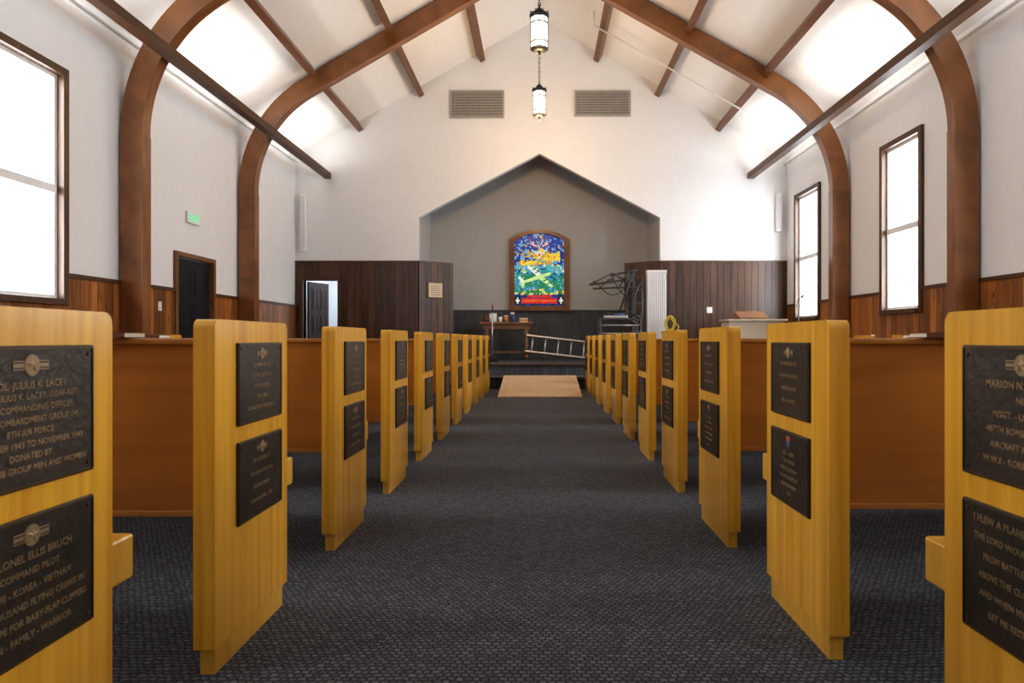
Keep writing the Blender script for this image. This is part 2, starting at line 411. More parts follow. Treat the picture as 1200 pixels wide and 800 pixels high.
# pipes
for sg,W in ((-1,WL),(1,WR)):
    thing('eave_pipe',MB().mat(M['whitep']).cyl((0,Y0+.05,0),(0,13.95,0),.018,10).mesh('eave_pipe'),(sg*(W-.06),0,ceilz(W)-.12),'thin white pipe running along the top of the wall','pipe',group='eave pipes')
p=[Vector((1.0,12.5,ceilz(1.0)-.26)),Vector((4.75,12.5,ceilz(4.75)-.26))]
thing('ceiling_conduit',MB().mat(M['whitep']).cyl(p[0]-p[0],p[1]-p[0],.016,10).cyl((0,0,0),(0,0,.26),.012,8).mesh('ceiling_conduit'),p[0],'thin white conduit following the slope beneath the ceiling','pipe')

# vents
def vent(x0,x1,z0,z1):
    w,h=(x1-x0)/2,(z1-z0)/2
    b=MB().mat(M['ventdark']).box(-w+.03,w-.03,-.012,0,-h+.03,h-.03)
    b.mat(M['vent']); f=.035
    b.box(-w,w,-.03,0,h-f,h,.003).box(-w,w,-.03,0,-h,-h+f,.003).box(-w,-w+f,-.03,0,-h+f,h-f).box(w-f,w,-.03,0,-h+f,h-f)
    n=44
    for i in range(n):
        x=-w+f+(2*w-2*f)*(i+.5)/n
        b.box(x-.005,x+.005,-.024,-.010,-h+f,h-f)
    for i in range(9):
        z=-h+f+(2*h-2*f)*(i+.5)/9
        b.box(-w+f,w-f,-.018,-.011,z-.008,z+.008)
    thing('air_vent',b.mesh('air_vent'),((x0+x1)/2,13.998,(z0+z1)/2),'grey metal grille air vent high on the white gable wall','air vent',group='wall air vents')
pm=14/800
vent(-105*pm,-41*pm,.85+258*pm,.85+291*pm); vent(41*pm,107*pm,.85+260*pm,.85+291*pm)
# column speakers
for x0,z0,z1 in ((-4.90,.85+102*pm,.85+169*pm),(4.82,.85+125*pm,.85+169*pm)):
    b=MB().mat(M['whitep']).box(-.06,.06,-.09,0,0,z1-z0,.012)
    b.mat(M['grille']).box(-.045,.045,-.094,-.089,.05,z1-z0-.05,.002)
    thing('column_speaker',b.mesh('column_speaker'),(x0+.075,13.998,z0),'slim white column loudspeaker mounted in the corner','loudspeaker')

# lanterns
def lantern(y,zc,en):
    root=ob('pendant_lantern',None,loc=(0,y,zc),label='round black metal pendant lantern with glowing frosted glass on a chain',category='pendant lamp',group='pendant lanterns')
    R=.10;h=.19
    g=MB().mat(M['lamp']).cyl((0,0,-h),(0,0,h),R,24); ob('lamp_shade',g.mesh('lamp_shade'),root)
    f=MB().mat(M['black'])
    for i in range(8):
        a=2*math.pi*i/8; c,s_=math.cos(a)*(R+.008),math.sin(a)*(R+.008); f.cyl((c,s_,-h-.02),(c,s_,h+.03),.006,6)
    for z in (-h-.01,h+.01,h-.07,-h+.07): f.torus(R+.008,.009,Matrix.Translation((0,0,z)),24,6)
    f.cyl((0,0,h+.02),(0,0,h+.05),R+.025,24).cyl((0,0,h+.05),(0,0,h+.13),R*.8,20,.03).cyl((0,0,h+.13),(0,0,h+.17),.012,10)
    for i in range(8):
        a=2*math.pi*(i+.5)/8; f.cyl((math.cos(a)*(R+.015),math.sin(a)*(R+.015),h+.05),(math.cos(a)*(R+.02),math.sin(a)*(R+.02),h+.085),.01,6,.003)
    f.cyl((0,0,-h-.04),(0,0,-h-.015),.05,20,R+.015).cyl((0,0,-h-.07),(0,0,-h-.04),.015,12).sph((0,0,-h-.08),.02,10)
    ob('lamp_frame',f.mesh('lamp_frame'),root)
    c=MB().mat(M['black']); z=h+.18; k=0; top=ZR-.06-zc
    while z<top:
        c.torus(.018,.004,Matrix.Translation((0,0,z))@Matrix.Rotation(math.pi/2*(k%2),4,'Z')@Matrix.Rotation(math.pi/2,4,'X')@Matrix.Diagonal((1,1.5,1,1)),10,5); z+=.042;k+=1
    ob('chain',c.mesh('chain'),root)
    ob('ceiling_rose',MB().mat(M['black']).cyl((0,0,top-.03),(0,0,top+.04),.06,16,.05).mesh('ceiling_rose'),root)
    L=bpy.data.lights.new('bulb','POINT'); L.energy=en; L.color=(1,.64,.32); L.shadow_soft_size=.12
    lo=ob('bulb',L,root); lo.location=(0,0,-h-.25)
lantern(8.7,4.74,30); lantern(11.75,4.90,105)

# ---------------- text ----------------
def text_mesh(body,size,space=1.0,ext=.0006,align='CENTER'):
    c=bpy.data.curves.new('t','FONT'); c.body=body; c.size=size; c.align_x=align; c.align_y='TOP'; c.extrude=ext; c.resolution_u=2; c.space_line=space; c.offset=size*.010
    o=bpy.data.objects.new('t',c); COL.objects.link(o); bpy.context.view_layer.update()
    me=bpy.data.meshes.new_from_object(o.evaluated_get(bpy.context.evaluated_depsgraph_get()))
    bpy.data.objects.remove(o); bpy.data.curves.remove(c); return me
PW,PHt=.305,.225
def plaque_mesh():
    w,h=PW/2,PHt/2
    b=MB().mat(M['bronze']).box(-w,w,-h,h,0,.007,.002)
    b.mat(M['bronze_rim']); f=.003
    b.box(-w+.003,w-.003,h-.003-f,h-.003,.006,.009).box(-w+.003,w-.003,-h+.003,-h+.003+f,.006,.009).box(-w+.003,-w+.003+f,-h+.006,h-.006,.006,.009).box(w-.003-f,w-.003,-h+.006,h-.006,.006,.009)
    for sx in (-1,1):
        for sy in (-1,1): b.cyl((sx*(w-.016),sy*(h-.016),.006),(sx*(w-.016),sy*(h-.016),.010),.004,10,.003)
    return b.mesh('plaque')
PLQ=plaque_mesh()
def star(cx,cy,r,n=5):
    return [(cx+(r if k%2==0 else r*.42)*math.cos(math.pi/2+k*math.pi/n),cy+(r if k%2==0 else r*.42)*math.sin(math.pi/2+k*math.pi/n)) for k in range(2*n)]
def lettering(lines,emblem='star',shift=0):
    b=MB().mat(M['brass']); h=PHt/2; z0=.0072
    top=h-.014
    if emblem=='star':
        cy=top-.017
        for sg in (-1,1):
            b.mat(M['brass']).box(sg*.0150,sg*.038,cy-.0075,cy+.0075,z0,z0+.0011)
            b.mat(M['bronze']).box(sg*.0165,sg*.0365,cy+.0030,cy+.0055,z0+.001,z0+.0016).box(sg*.0165,sg*.0365,cy-.0055,cy-.0030,z0+.001,z0+.0016)
        b.mat(M['brass']).cyl((0,cy,z0),(0,cy,z0+.0018),.0170,28)
        b.mat(M['bronze']).cyl((0,cy,z0+.0010),(0,cy,z0+.0024),.0152,28)
        b.mat(M['brass']).fan(star(0,cy,.0150),(0,cy),z0+.0030,z0+.0050)
        top-=.038
    elif emblem=='shield':
        cy=top-.018
        b.prism([(-.016,cy+.018),(.016,cy+.018),(.016,cy-.004),(0,cy-.020),(-.016,cy-.004)],'z',z0,z0+.0012)
        b.mat(M['shieldred']).prism([(-.0135,cy+.0155),(.0135,cy+.0155),(.0135,cy+.004),(-.0135,cy+.004)],'z',z0+.001,z0+.002)
        b.mat(M['blue']).prism([(-.0135,cy+.003),(.0135,cy+.003),(.0135,cy-.003),(0,cy-.0165),(-.0135,cy-.003)],'z',z0+.001,z0+.002); b.mat(M['brass'])
        top-=.042
    n=len(lines); avail=top+h-.022; step=avail/n
    for k,ln in enumerate(lines):
        sz=min(step*.76, .0155)
        if k==0: sz*=1.14
        me=text_mesh(ln,sz)
        xs=[v.co.x for v in me.vertices]; w=(max(xs)-min(xs)) if xs else 0
        sc=min(1,(PW-.045)/w) if w else 1
        b.frm(me,Matrix.Translation((0,top-k*step-step*.12,z0))@Matrix.Diagonal((sc,1,1,1)))
        bpy.data.meshes.remove(me)
    return b.mesh('lettering',norm=False)
L_A=lettering(["COL. JULIUS K. LACEY","BRIG. JULIUS K. LACEY, (USAF-RET)","2ND COMMANDING OFFICER","94TH BOMBARDMENT GROUP (H)","8TH AIR FORCE","NOVEMBER 1943 TO NOVEMBER 1943","DONATED BY","94TH BOMB GROUP MEN AND WOMEN"])
L_B=lettering(["COLONEL ELLIS BRUCH","COMMAND PILOT","WWII - KOREA - VIETNAM","TEN THOUSAND FLYING CREWS IN","MADE TAPE FOR BABY-FLAP CLIPPERS","MAN - FAMILY - WARRIOR"])
R_A=lettering(["MARION N. AND ROY","NEIL","M/SGT. - USAF - RET.","487TH BOMB GROUP (H)","AIRCRAFT MECHANIC","W.W.II - KOREA - VIETNAM"])
R_B=lettering(["I FLEW A PLANE AND PRAYED","THE LORD WOULD SEE ME HOME","FROM BATTLES IN THE SKY","ABOVE THE CLOUDS SO HIGH","AND WHEN MY DAY IS DONE","LET ME REST WITH HIM"],None)
gens=[lettering(x,e) for x,e in (
 (["IN MEMORY OF","OUR FALLEN CREW","8TH AIR FORCE","1943 - 1945","DONATED BY THE GROUP"],'star'),
 (["IN HONOR OF","THE BOMB GROUP (H)","8TH AIR FORCE","ENGLAND 1942 - 1945"],'star'),
 (["SGT. - USAF","TAIL GUNNER","BOMB SQUADRON","IN LOVING MEMORY","FROM HIS FAMILY","1944"],'shield'),
 (["IN MEMORY OF","THOSE WHO SERVED","FIGHTER GROUP","8TH AIR FORCE"],'star'))]

# ---------------- pews ----------------
EL=.49; ET=.054; PL=3.55; HT=.90
def rrect(y0,y1,z0,z1,r,n=6):
    pts=[(y0,z0),(y1,z0)]
    for k in range(n+1):
        a=math.pi/2*k/n; pts.append((y1-r+r*math.cos(a),z1-r+r*math.sin(a)))
    for k in range(n+1):
        a=math.pi/2+math.pi/2*k/n; pts.append((y0+r+r*math.cos(a),z1-r+r*math.sin(a)))
    return pts
def bevel_all(b,off):
    es=[e for e in b.bm.edges if e.is_manifold and e.calc_face_angle(0)>.9]
    bmesh.ops.bevel(b.bm,geom=es,offset=off,segments=2,affect='EDGES',clamp_overlap=True)
def pew_meshes(s):
    d={}
    def endp(x0,x1):
        b=MB().mat(M['oak']); b.prism(rrect(0,EL,.07,HT,.022),'x',x0,x1); bevel_all(b,.0025)
        return b.mesh('end_panel')
    def plin(x0,x1):
        return MB().mat(M['oakend']).box(x0+s*.008,x1-s*.008,.018,EL-.018,0,.07,.002).mesh('plinth')
    d['end']=endp(0,s*ET); d['end2']=endp(s*(PL-ET),s*PL); d['pl']=plin(0,s*ET); d['pl2']=plin(s*(PL-ET),s*PL)
    xa,xb=s*ET,s*(PL-ET)
    b=MB().mat(M['back']); b.prism([(.035,.835),(.055,.835),(.10,.40),(.08,.40)],'x',xa,xb)
    d['back']=b.mesh('backrest')
    d['cap']=MB().mat(M['capwood']).box(xa,xb,.022,.072,.835,.852,.005).mesh('top_rail')
    d['low']=MB().mat(M['back']).box(xa,xb,.076,.11,.385,.40,.002).mesh('bottom_rail')
    b=MB().mat(M['oakend']).box(xa,xb,.115,.492,.415,.44); b.box(s*.015,s*(PL-.015),.492,.585,.365,.455,.006)
    d['seat']=b.mesh('seat')
    b=MB().mat(M['oak']).box(s*(PL/2-.02),s*(PL/2+.02),.12,.46,0,.414); d['sup']=b.mesh('support')
    return d
PM={-1:pew_meshes(-1),1:pew_meshes(1)}
def Rm(s): 
    if s<0: return Matrix(((0,0,1,0),(1,0,0,0),(0,1,0,0),(0,0,0,1)))
    return Matrix(((0,0,-1,0),(-1,0,0,0),(0,1,0,0),(0,0,0,1)))
XA={-1:-.813,1:.76}
rows={-1:[.81,1.71,2.72]+[3.73+i*1.0 for i in range(8)],1:[.79,1.79,2.76]+[3.75+i*1.0 for i in range(8)]}
for s in (-1,1):
    d=PM[s]
    for k,y in enumerate(rows[s]):
        top=ob('pew',None,loc=(XA[s],y,0),label='golden oak pew with two bronze plaques on its end',category='pew',group='pews beside the aisle')
        for nm,me in (('end_panel',d['end']),('end_panel',d['end2']),('plinth',d['pl']),('plinth',d['pl2']),('backrest',d['back']),('top_rail',d['cap']),('bottom_rail',d['low']),('seat',d['seat']),('support',d['sup'])):
            ob(nm,me,top)
        for j,zc in enumerate((.727,.458)):
            pl=ob('plaque',PLQ,top,mat=Matrix.Translation((-s*.0005,.272,zc))@Rm(s),label='dark bronze memorial plaque')
            if k==0: lm=((L_A,L_B),(R_A,R_B))[0 if s<0 else 1][j]
            elif k==1: lm=(gens[0],gens[1])[j] if s<0 else (gens[3],gens[2])[j]
            else: lm=gens[(k*2+j+(1 if s>0 else 0))%4]
            ob('lettering',lm,pl,label='raised brass lettering')
# hymnals
def book(x,y,z,rot,c='bookred',w=.11,l=.16,t=.014):
    b=MB().mat(M[c]).box(-l/2,l/2,-w/2,w/2,0,.002).box(-l/2,l/2,-w/2,w/2,t-.002,t).box(-l/2,l/2,-w/2,-w/2+.002,0,t)
    b.mat(M['pages']).box(-l/2+.004,l/2-.004,-w/2+.002,w/2-.005,.002,t-.002)
    thing('hymn_book',b.mesh('hymn_book'),(x,y,z),'brown hymn book lying on top of a pew backrest','book',rotz=rot,group='hymn books on the pews')
for x,y,r in ((-1.12,1.757,.05),(-1.6,2.767,.1),(-2.6,3.777,.05),(-3.3,5.777,0),(1.10,1.837,-.08),(1.6,2.807,.1),(2.4,3.797,-.05),(3.2,5.797,0)):
    book(x,y,.853,r)

# ---------------- platform ----------------
b=MB().mat(M['carpet'])
b.prism([(11.6,0),(13.9,0),(13.9,.4),(12.2,.4),(12.2,.2),(11.6,.2)],'x',-2.9,2.9)
b.prism([(-1.8,13.9),(1.8,13.9),(1.8,14.5),(2.47,14.5),(2.47,D2-.05),(-2.47,D2-.05),(-2.47,14.5),(-1.8,14.5)],'z',0,.4)
pf=thing('altar_platform',b.mesh('altar_platform'),(0,0,0),'two-step raised platform covered in charcoal carpet','platform')
for y_,z_ in ((11.575,.165),(12.175,.365)):
    ob('step_nosing',MB().mat(M['trimwood']).box(-2.9,2.9,y_,y_+.025,z_,z_+.038,.004).mesh('step_nosing'),pf,label='dark wooden step edge')
# plywood ramp
y0,y1=9.85,11.56; ang=math.atan2(.215,y1-y0); Lr=math.hypot(.215,y1-y0)
b=MB().mat(M['ply']).box(-.61,.61,0,Lr,0,.018)
thing('plywood_sheet',b.mesh('plywood_sheet'),(0,0,0),'bare tan plywood sheet ramped from the aisle carpet onto the step','plywood').matrix_basis=Matrix.Translation((.01,y0,.002))@Matrix.Rotation(ang,4,'X')
PZ=.404

# ---------------- stained glass ----------------
gz0,gz1=1.49,3.33; GW=.675
def archtop(w,zs,rise,n=14):
    R=(w*w+rise*rise)/(2*rise); cz=zs+rise-R; a0=math.asin(w/R)
    return [(R*math.sin(a0-2*a0*k/n),cz+R*math.cos(a0-2*a0*k/n)) for k in range(n+1)]
root=ob('stained_glass_window',None,loc=(0,D2-.03,gz0),label='arched stained glass window with a bomber over green hills',category='stained glass window')
H=gz1-gz0; fw=.11
outer=[(-GW,0),(GW,0)]+archtop(GW,H-.22,.22); inner=[(-GW+fw,fw),(GW-fw,fw)]+archtop(GW-fw,H-.22-.03,.17)
b=MB().mat(M['arch'])
def loop(L,y): return [b.bm.verts.new((x,y,z)) for x,z in L]
o0,o1,i0,i1=loop(outer,-.09),loop(outer,.028),loop(inner,-.09),loop(inner,.028); n=len(outer)
for k in range(n):
    q=(k+1)%n
    for f in ((o0[k],o0[q],i0[q],i0[k]),(o0[k],o1[k],o1[q],o0[q]),(i0[k],i0[q],i1[q],i1[k]),(o1[k],i1[k],i1[q],o1[q])): b.bm.faces.new(f)
ob('frame',b.mesh('frame'),root)
g=MB().mat(M['black']); g.prism(inner,'y',0,.02)
for nme in GLN: g.mat(GL[nme])
gw=GW-fw; gb=fw; gtop=H-.05-.03; gh=gtop-gb
def arcz(x):
    w=gw; rise=.17; R=(w*w+rise*rise)/(2*rise); return (H-.25+rise-R)+math.sqrt(max(0,R*R-x*x))
def colr(u,v):
    R_=random.random()
    ang=math.atan2(v-.62,u*.7)
    if v>.56:
        lim=.78-.06*abs(u)+.03*math.sin(9*u)
        if v>lim: 
            return ('purple' if R_<.12 else 'sky' if R_<.36 else 'amber' if R_<.42 else 'deepblue')
        if abs(u)>.84: return 'deepblue' if R_<.6 else 'sky'
        k=int((ang+math.pi)/(math.pi/9))%3
        if k==2: return 'sky' if R_<.45 else 'deepblue' if R_<.6 else 'amber'
        return ('yellow','amber')[k] if R_<.85 else 'orange'
    r1=.49+.035*math.sin(5*u+1); r2=.40+.05*math.sin(4*u+3); r3=.31+.045*math.sin(6*u+.5); r4=.22+.03*math.sin(5*u+2)
    if v>r1: return 'aqua' if R_<.45 else 'sky' if R_<.75 else 'lime' if R_<.88 else 'white'
    if v>r2: return 'teal' if R_<.6 else 'deepblue' if R_<.8 else 'aqua'
    if v>r3: return 'green' if R_<.45 else 'aqua' if R_<.7 else 'teal'
    if v>r4: return 'teal' if R_<.4 else 'sky' if R_<.7 else 'green'
    if v>.165: return 'green' if R_<.4 else 'lime' if R_<.7 else 'yellow'
    return 'deepblue' if R_<.6 else 'dark'
nx,ny=24,38
P={}
for i_ in range(nx+1):
    for j in range(ny+1):
        jx=0 if i_ in (0,nx) else random.uniform(-.38,.38)/nx*2*gw
        jz=0 if j in (0,ny) else random.uniform(-.38,.38)/ny*gh
        x=-gw+2*gw*i_/nx+jx; zt=arcz(x)-gb; z=gb+(zt)*(j/ny)+jz; P[i_,j]=(x,z)
def piece(pts,c,y=-.004,shr=.88):
    cx=sum(p[0] for p in pts)/len(pts); cz=sum(p[1] for p in pts)/len(pts)
    g.mat(GL[c]); g.face([(cx+(x-cx)*shr,y,cz+(z-cz)*shr) for x,z in pts])
for i_ in range(nx):
    for j in range(ny):
        q=[P[i_,j],P[i_+1,j],P[i_+1,j+1],P[i_,j+1]]
        cx=sum(p[0] for p in q)/4; cz=sum(p[1] for p in q)/4
        piece(q,colr(cx/gw,(cz-gb)/gh),shr=.87)
def UV(u,v): return (u*gw,gb+v*gh)
def poly(pts,c,y=-.008): g.mat(GL[c]); g.face([(UV(u,v)[0],y,UV(u,v)[1]) for u,v in pts])
for s in (-1,1):
    for k in range(4):
        v=.83+.013*k; poly([(s*.12,v-.02),(s*.36,v+.015),(s*.36,v+.024),(s*.12,v-.011)],'red' if k%2==0 else 'white')
    poly([(s*.12,.845),(s*.21,.857),(s*.21,.885),(s*.12,.873)],'deepblue',-.010)
    poly([(s*-.1,.72),(s*-.08,.72),(s*.13,.90),(s*.105,.90)],'amber',-.010)
poly([(-.07,.70),(0,.655),(.07,.70),(.07,.745),(-.07,.745)],'white'); poly([(-.04,.70),(0,.672),(.04,.70),(.04,.732),(-.04,.732)],'red',-.010)
for s in (-1,1):
    for k in range(3): poly([(s*.09,.745-.014*k),(s*.09,.735-.014*k),(s*(.30-.05*k),.765-.016*k),(s*(.32-.05*k),.776-.016*k)],'white' if k!=1 else 'sky')
def rotp(pts,a,cu,cv):
    out=[]
    for x,y in pts:
        xx=x*math.cos(a)-y*math.sin(a); yy=x*math.sin(a)+y*math.cos(a); out.append((cu+xx/gw,cv+yy/gh))
    return out
cu,cv=-.02,.40; a=math.radians(18)
poly(rotp([(-.44,-.026),(-.05,-.046),(.24,-.036),(.32,0),(.24,.03),(-.05,.04),(-.44,.020)],a,cu,cv),'lime',-.010)
poly(rotp([(-.02,.03),(.09,.03),(-.05,.33),(-.11,.33)],a+.25,cu,cv),'white',-.011)
poly(rotp([(-.02,-.03),(.10,-.03),(.17,-.36),(.11,-.36)],a+.25,cu,cv),'lime',-.011)
poly(rotp([(-.42,0),(-.33,0),(-.40,.15),(-.46,.15)],a,cu,cv),'white',-.011)
poly(rotp([(-.44,-.02),(-.34,-.02),(-.39,-.12),(-.45,-.12)],a,cu,cv),'lime',-.011)
for dx,dy in ((.0,.12),(-.03,.21),(.08,-.13),(.11,-.23)):
    poly(rotp([(dx-.03,dy-.011),(dx+.07,dy-.011),(dx+.07,dy+.011),(dx-.03,dy+.011)],a+.15,cu,cv),'dark',-.013)
poly([(-.72,.035),(.72,.035),(.72,.11),(-.72,.11)],'red'); poly([(-.5,.12),(.5,.12),(.5,.15),(-.5,.15)],'red')
poly([(-.68,.068),(.68,.068),(.68,.076),(-.68,.076)],'orange',-.010)
for s in (-1,1):
    poly([(s*.76,.02),(s*.99,.02),(s*.99,.13),(s*.76,.13)],'dark'); poly([(s*.80,.06),(s*.95,.06),(s*.95,.09),(s*.80,.09)],'white',-.010); poly([(s*.85,.03),(s*.90,.03),(s*.90,.12),(s*.85,.12)],'white',-.011)
ob('glass_panel',g.mesh('glass_panel',norm=False),root,label='leaded glass mosaic with blue, yellow, green and red pieces')

# picture on angled panel
u=Vector((.64,.47,0)).normalized()
fr=MB().mat(M['doortrim']); fr.box(-.18,.18,-.015,0,-.17,.17,.004); fr.mat(M['paper']); fr.box(-.155,.155,-.018,-.014,-.145,.145); fr.mat(M['trimwood'])
for k in range(5): fr.box(-.11,.11,-.0195,-.0178,.08-k*.045,.088-k*.045)
o=thing('framed_certificate',fr.mesh('framed_certificate'),(0,0,0),'small framed tan certificate on the dark wood panelling','picture')
o.matrix_basis=Matrix.Translation(Vector((-2.47,13.98,1.86))+u*.36+Vector((.47,-.64,0)).normalized()*.035)@Matrix.Rotation(math.atan2(u.y,u.x),4,'Z')

# exit sign
b=MB().mat(M['whitep']).box(-.18,.18,-.08,.08,0,.04,.008)
es=thing('exit_sign',b.mesh('exit_sign'),(0,0,0),'white exit sign with green EXIT letters above the black door','exit sign')
es.matrix_basis=Matrix.Translation((-4.998,9.82,2.58))@Rm(-1)
tm=text_mesh("EXIT",.145,ext=.001); zs=[v.co.y for v in tm.vertices]; cy=(max(zs)+min(zs))/2
ob('sign_lettering',MB().mat(M['green']).frm(tm,Matrix.Translation((0,-cy,.0412))).mesh('sign_lettering',norm=False),es,label='green EXIT letters')
# outlets
def outlet(T,lab):
    b=MB().mat(M['whitep']).box(-.04,.04,-.06,.06,0,.008,.003); b.mat(M['black'])
    for yy in (-.028,.028): b.box(-.012,-.006,yy-.008,yy+.008,.008,.0085).box(.006,.012,yy-.008,yy+.008,.008,.0085)
    thing('wall_outlet',b.mesh('wall_outlet'),(0,0,0),lab,'outlet').matrix_basis=T
outlet(Matrix.Translation((-4.979,8.95,1.28))@Rm(-1),'white electrical outlet on the pine wainscot')
outlet(Matrix.Translation((3.48,13.964,1.44))@Matrix.Rotation(math.pi/2,4,'X')@Matrix.Diagonal((1.4,1.0,1,1)),'white outlet plate on the dark wood panelling')

# altar table
tb=ob('altar_table',None,loc=(-.70,14.85,PZ),label='brown wooden altar table standing on the carpeted platform',category='table')
ob('table_top',MB().mat(M['tablewood']).box(-.57,.57,-.3,.3,.76,.805,.008).mesh('table_top'),tb)
ob('apron',MB().mat(M['tablewood']).box(-.5,.5,-.24,.24,.66,.76).mesh('apron'),tb)
lg=MB().mat(M['tablewood']).cyl((0,0,0),(0,0,.1),.03,12,.045).cyl((0,0,.1),(0,0,.5),.045,12,.03).box(-.04,.04,-.04,.04,.5,.66,.004).mesh('leg')
for sx in (-.42,.42):
    for sy in (-.2,.2): ob('leg',lg,tb,loc=(sx,sy,0))
ob('stretcher',MB().mat(M['tablewood']).box(-.40,.40,-.02,.02,.14,.18).mesh('stretcher'),tb)
TZ=PZ+.807
def lathe(prof,mat,seg=16,extra=None):
    b=MB().mat(M[mat])
    for (r0,z0),(r1,z1) in zip(prof,prof[1:]): b.cyl((0,0,z0),(0,0,z1),max(r0,.002),seg,max(r1,.002))
    if extra: extra(b)
    return b
def put(name,b,x,y,lab,cat): thing(name,b.mesh(name),(x,y+.1,TZ),lab,cat)
put('bottle',lathe([(.04,0),(.04,.14),(.015,.19),(.015,.22)],'bookred',extra=lambda b:(b.mat(M['black']).cyl((0,0,.22),(0,0,.245),.018,12))),-1.16,14.62,'brown bottle with black cap on the altar table','bottle')
put('paint_can',lathe([(.085,0),(.085,.19)],'whitep',20,lambda b:(b.mat(M['alu']).torus(.085,.006,Matrix.Translation((0,0,.19)),20,6).torus(.085,.004,Matrix.Translation((0,0,.005)),20,6))),-1.0,14.62,'white paint can on the altar table','can')
put('paper_cup',lathe([(.03,0),(.042,.11)],'whitep',16,lambda b:b.torus(.042,.003,Matrix.Translation((0,0,.11)),16,5)),-.84,14.6,'white paper cup on the altar table','cup')
put('jar',lathe([(.045,0),(.05,.02),(.05,.1),(.04,.12)],'orange',16,lambda b:(b.mat(M['whitep']).cyl((0,0,.12),(0,0,.145),.043,16))),-.72,14.62,'orange jar with white lid on the altar table','jar')
put('spray_bottle',lathe([(.04,0),(.04,.12),(.015,.16)],'blue',16,lambda b:(b.mat(M['whitep']).cyl((0,0,.16),(0,0,.18),.016,10).box(-.06,.02,-.012,.012,.18,.215,.004).box(-.05,-.042,-.006,.006,.14,.18))),-.56,14.62,'blue spray bottle with white trigger on the altar table','spray bottle')
b=MB().mat(M['cream']).box(-.09,.09,-.06,.06,0,.09,.003).mat(M['orange']).box(-.09,.09,-.061,-.0595,.02,.06).mat(M['paper']).box(-.09,.09,-.012,.012,.0895,.091)
put('cardboard_box',b,-.34,14.64,'small tan cardboard box on the altar table','box')

# ladder
LL=1.55
ld=ob('extension_ladder',None,label='aluminium ladder lying on its side by the altar table',category='ladder')
for sz in (-.17,.17):
    ob('rail',MB().mat(M['alu']).box(-LL/2,LL/2,-.03,.03,sz-.016,sz+.016,.003).mesh('rail'),ld)
rung=MB().mat(M['alu']).cyl((0,0,-.157),(0,0,.157),.016,10).mesh('rung')
for k in range(6): ob('rung',rung,ld,loc=(-LL/2+.13+k*.258,0,0))
ld.matrix_basis=Matrix.Translation((.50,13.6,.4+.17+.105))@Matrix.Rotation(math.radians(6.5),4,'Y')@Matrix.Rotation(math.radians(-22),4,'X')

# sweeper
b=MB().mat(M['alu']).cyl((0,0,.12),(0,.12,1.05),.012,10)
br=thing('floor_sweeper',b.mesh('floor_sweeper'),(-.92,13.3,PZ),'floor sweeper with red grip standing upright by the altar table','sweeper')
ob('grip',MB().mat(M['red']).cyl((0,.108,.96),(0,.13,1.12),.015,10).mesh('grip'),br,label='red grip')
ob('head',MB().mat(M['black']).box(-.12,.12,-.07,.07,.0,.1,.02).mesh('head'),br,label='black sweeper head')
def stool(x,y,h,w,lab):
    r=ob('stool',None,loc=(x,y,PZ),label=lab,category='stool')
    ob('seat',MB().mat(M['tablewood']).box(-w,w,-w,w,h,h+.035,.006).mesh('seat'),r)
    for sx in (-1,1):
        for sy in (-1,1): ob('leg',MB().mat(M['tablewood']).cyl((sx*(w-.01),sy*(w-.01),0),(sx*(w-.04),sy*(w-.04),h),.016,8).mesh('leg'),r)
stool(-1.25,13.2,.32,.14,'low dark wooden stool on the platform')

# panel lift
ST=M['steel']
root=ob('panel_lift',None,loc=(1.86,13.45,PZ),label='grey metal panel lift with folded arms and hanging cable',category='lift')
ob('mast',MB().mat(ST).box(-.04,.04,-.035,.035,.12,1.35,.004).box(-.025,.025,-.022,.022,1.35,1.80).cyl((.035,0,.9),(.12,0,.9),.01,8).torus(.09,.01,Matrix.Translation((.12,0,.9))@Matrix.Rotation(math.pi/2,4,'Y'),18,6).mesh('mast'),root)
b=MB().mat(ST)
for a in (90,210,330):
    c,s_=math.cos(math.radians(a)),math.sin(math.radians(a)); b.cyl((0,0,.30),(c*.42,s_*.42,.07),.018,8)
    b.cyl((c*.42-.015,s_*.42,.04),(c*.42+.015,s_*.42,.04),.04,12)
ob('base',b.mesh('base'),root)
b=MB().mat(ST)
b.cyl((-.86,0,-.02),(.10,0,.02),.02,8).cyl((-.80,.0,-.10),(.10,0,-.16),.018,8).cyl((-.45,.05,.13),(.12,.05,.18),.02,8)
for x in (-.78,-.5,-.2,.05): b.cyl((x,-.25,.02),(x,.3,.02),.014,8)
b.cyl((-.86,0,-.02),(-.40,0,.16),.014,8).cyl((-.40,0,.16),(.12,0,-.14),.014,8).cyl((-.70,0,-.12),(-.3,0,.14),.012,8).cyl((-.30,0,-.16),(-.05,0,.18),.014,8).cyl((-.05,0,-.16),(-.3,0,.1),.012,8)
b.box(-.14,.02,-.06,.06,-.05,.12,.01).box(-.5,-.38,-.05,.05,-.03,.06,.01)
cr=ob('cradle',b.mesh('cradle'),root); cr.matrix_basis=Matrix.Translation((-.02,0,1.62))@Matrix.Rotation(math.radians(-6),4,'Y')
b=MB().mat(ST)
b.cyl((-.02,-.06,1.75),(-.30,-.06,.95),.018,8).cyl((-.30,-.06,.95),(.10,-.06,.72),.018,8).cyl((.12,-.05,1.55),(-.12,-.05,1.0),.016,8).cyl((-.12,-.05,1.0),(.15,-.05,.85),.016,8).cyl((.16,-.02,.3),(.16,-.02,1.7),.02,8).cyl((-.14,-.02,.3),(-.14,-.02,1.5),.018,8).cyl((-.14,-.02,1.4),(.16,-.02,1.4),.014,8).cyl((-.14,-.02,1.15),(.16,-.02,1.15),.014,8).cyl((-.14,-.02,.9),(.16,-.02,.9),.014,8).cyl((-.14,-.02,.6),(.16,-.02,.6),.014,8)
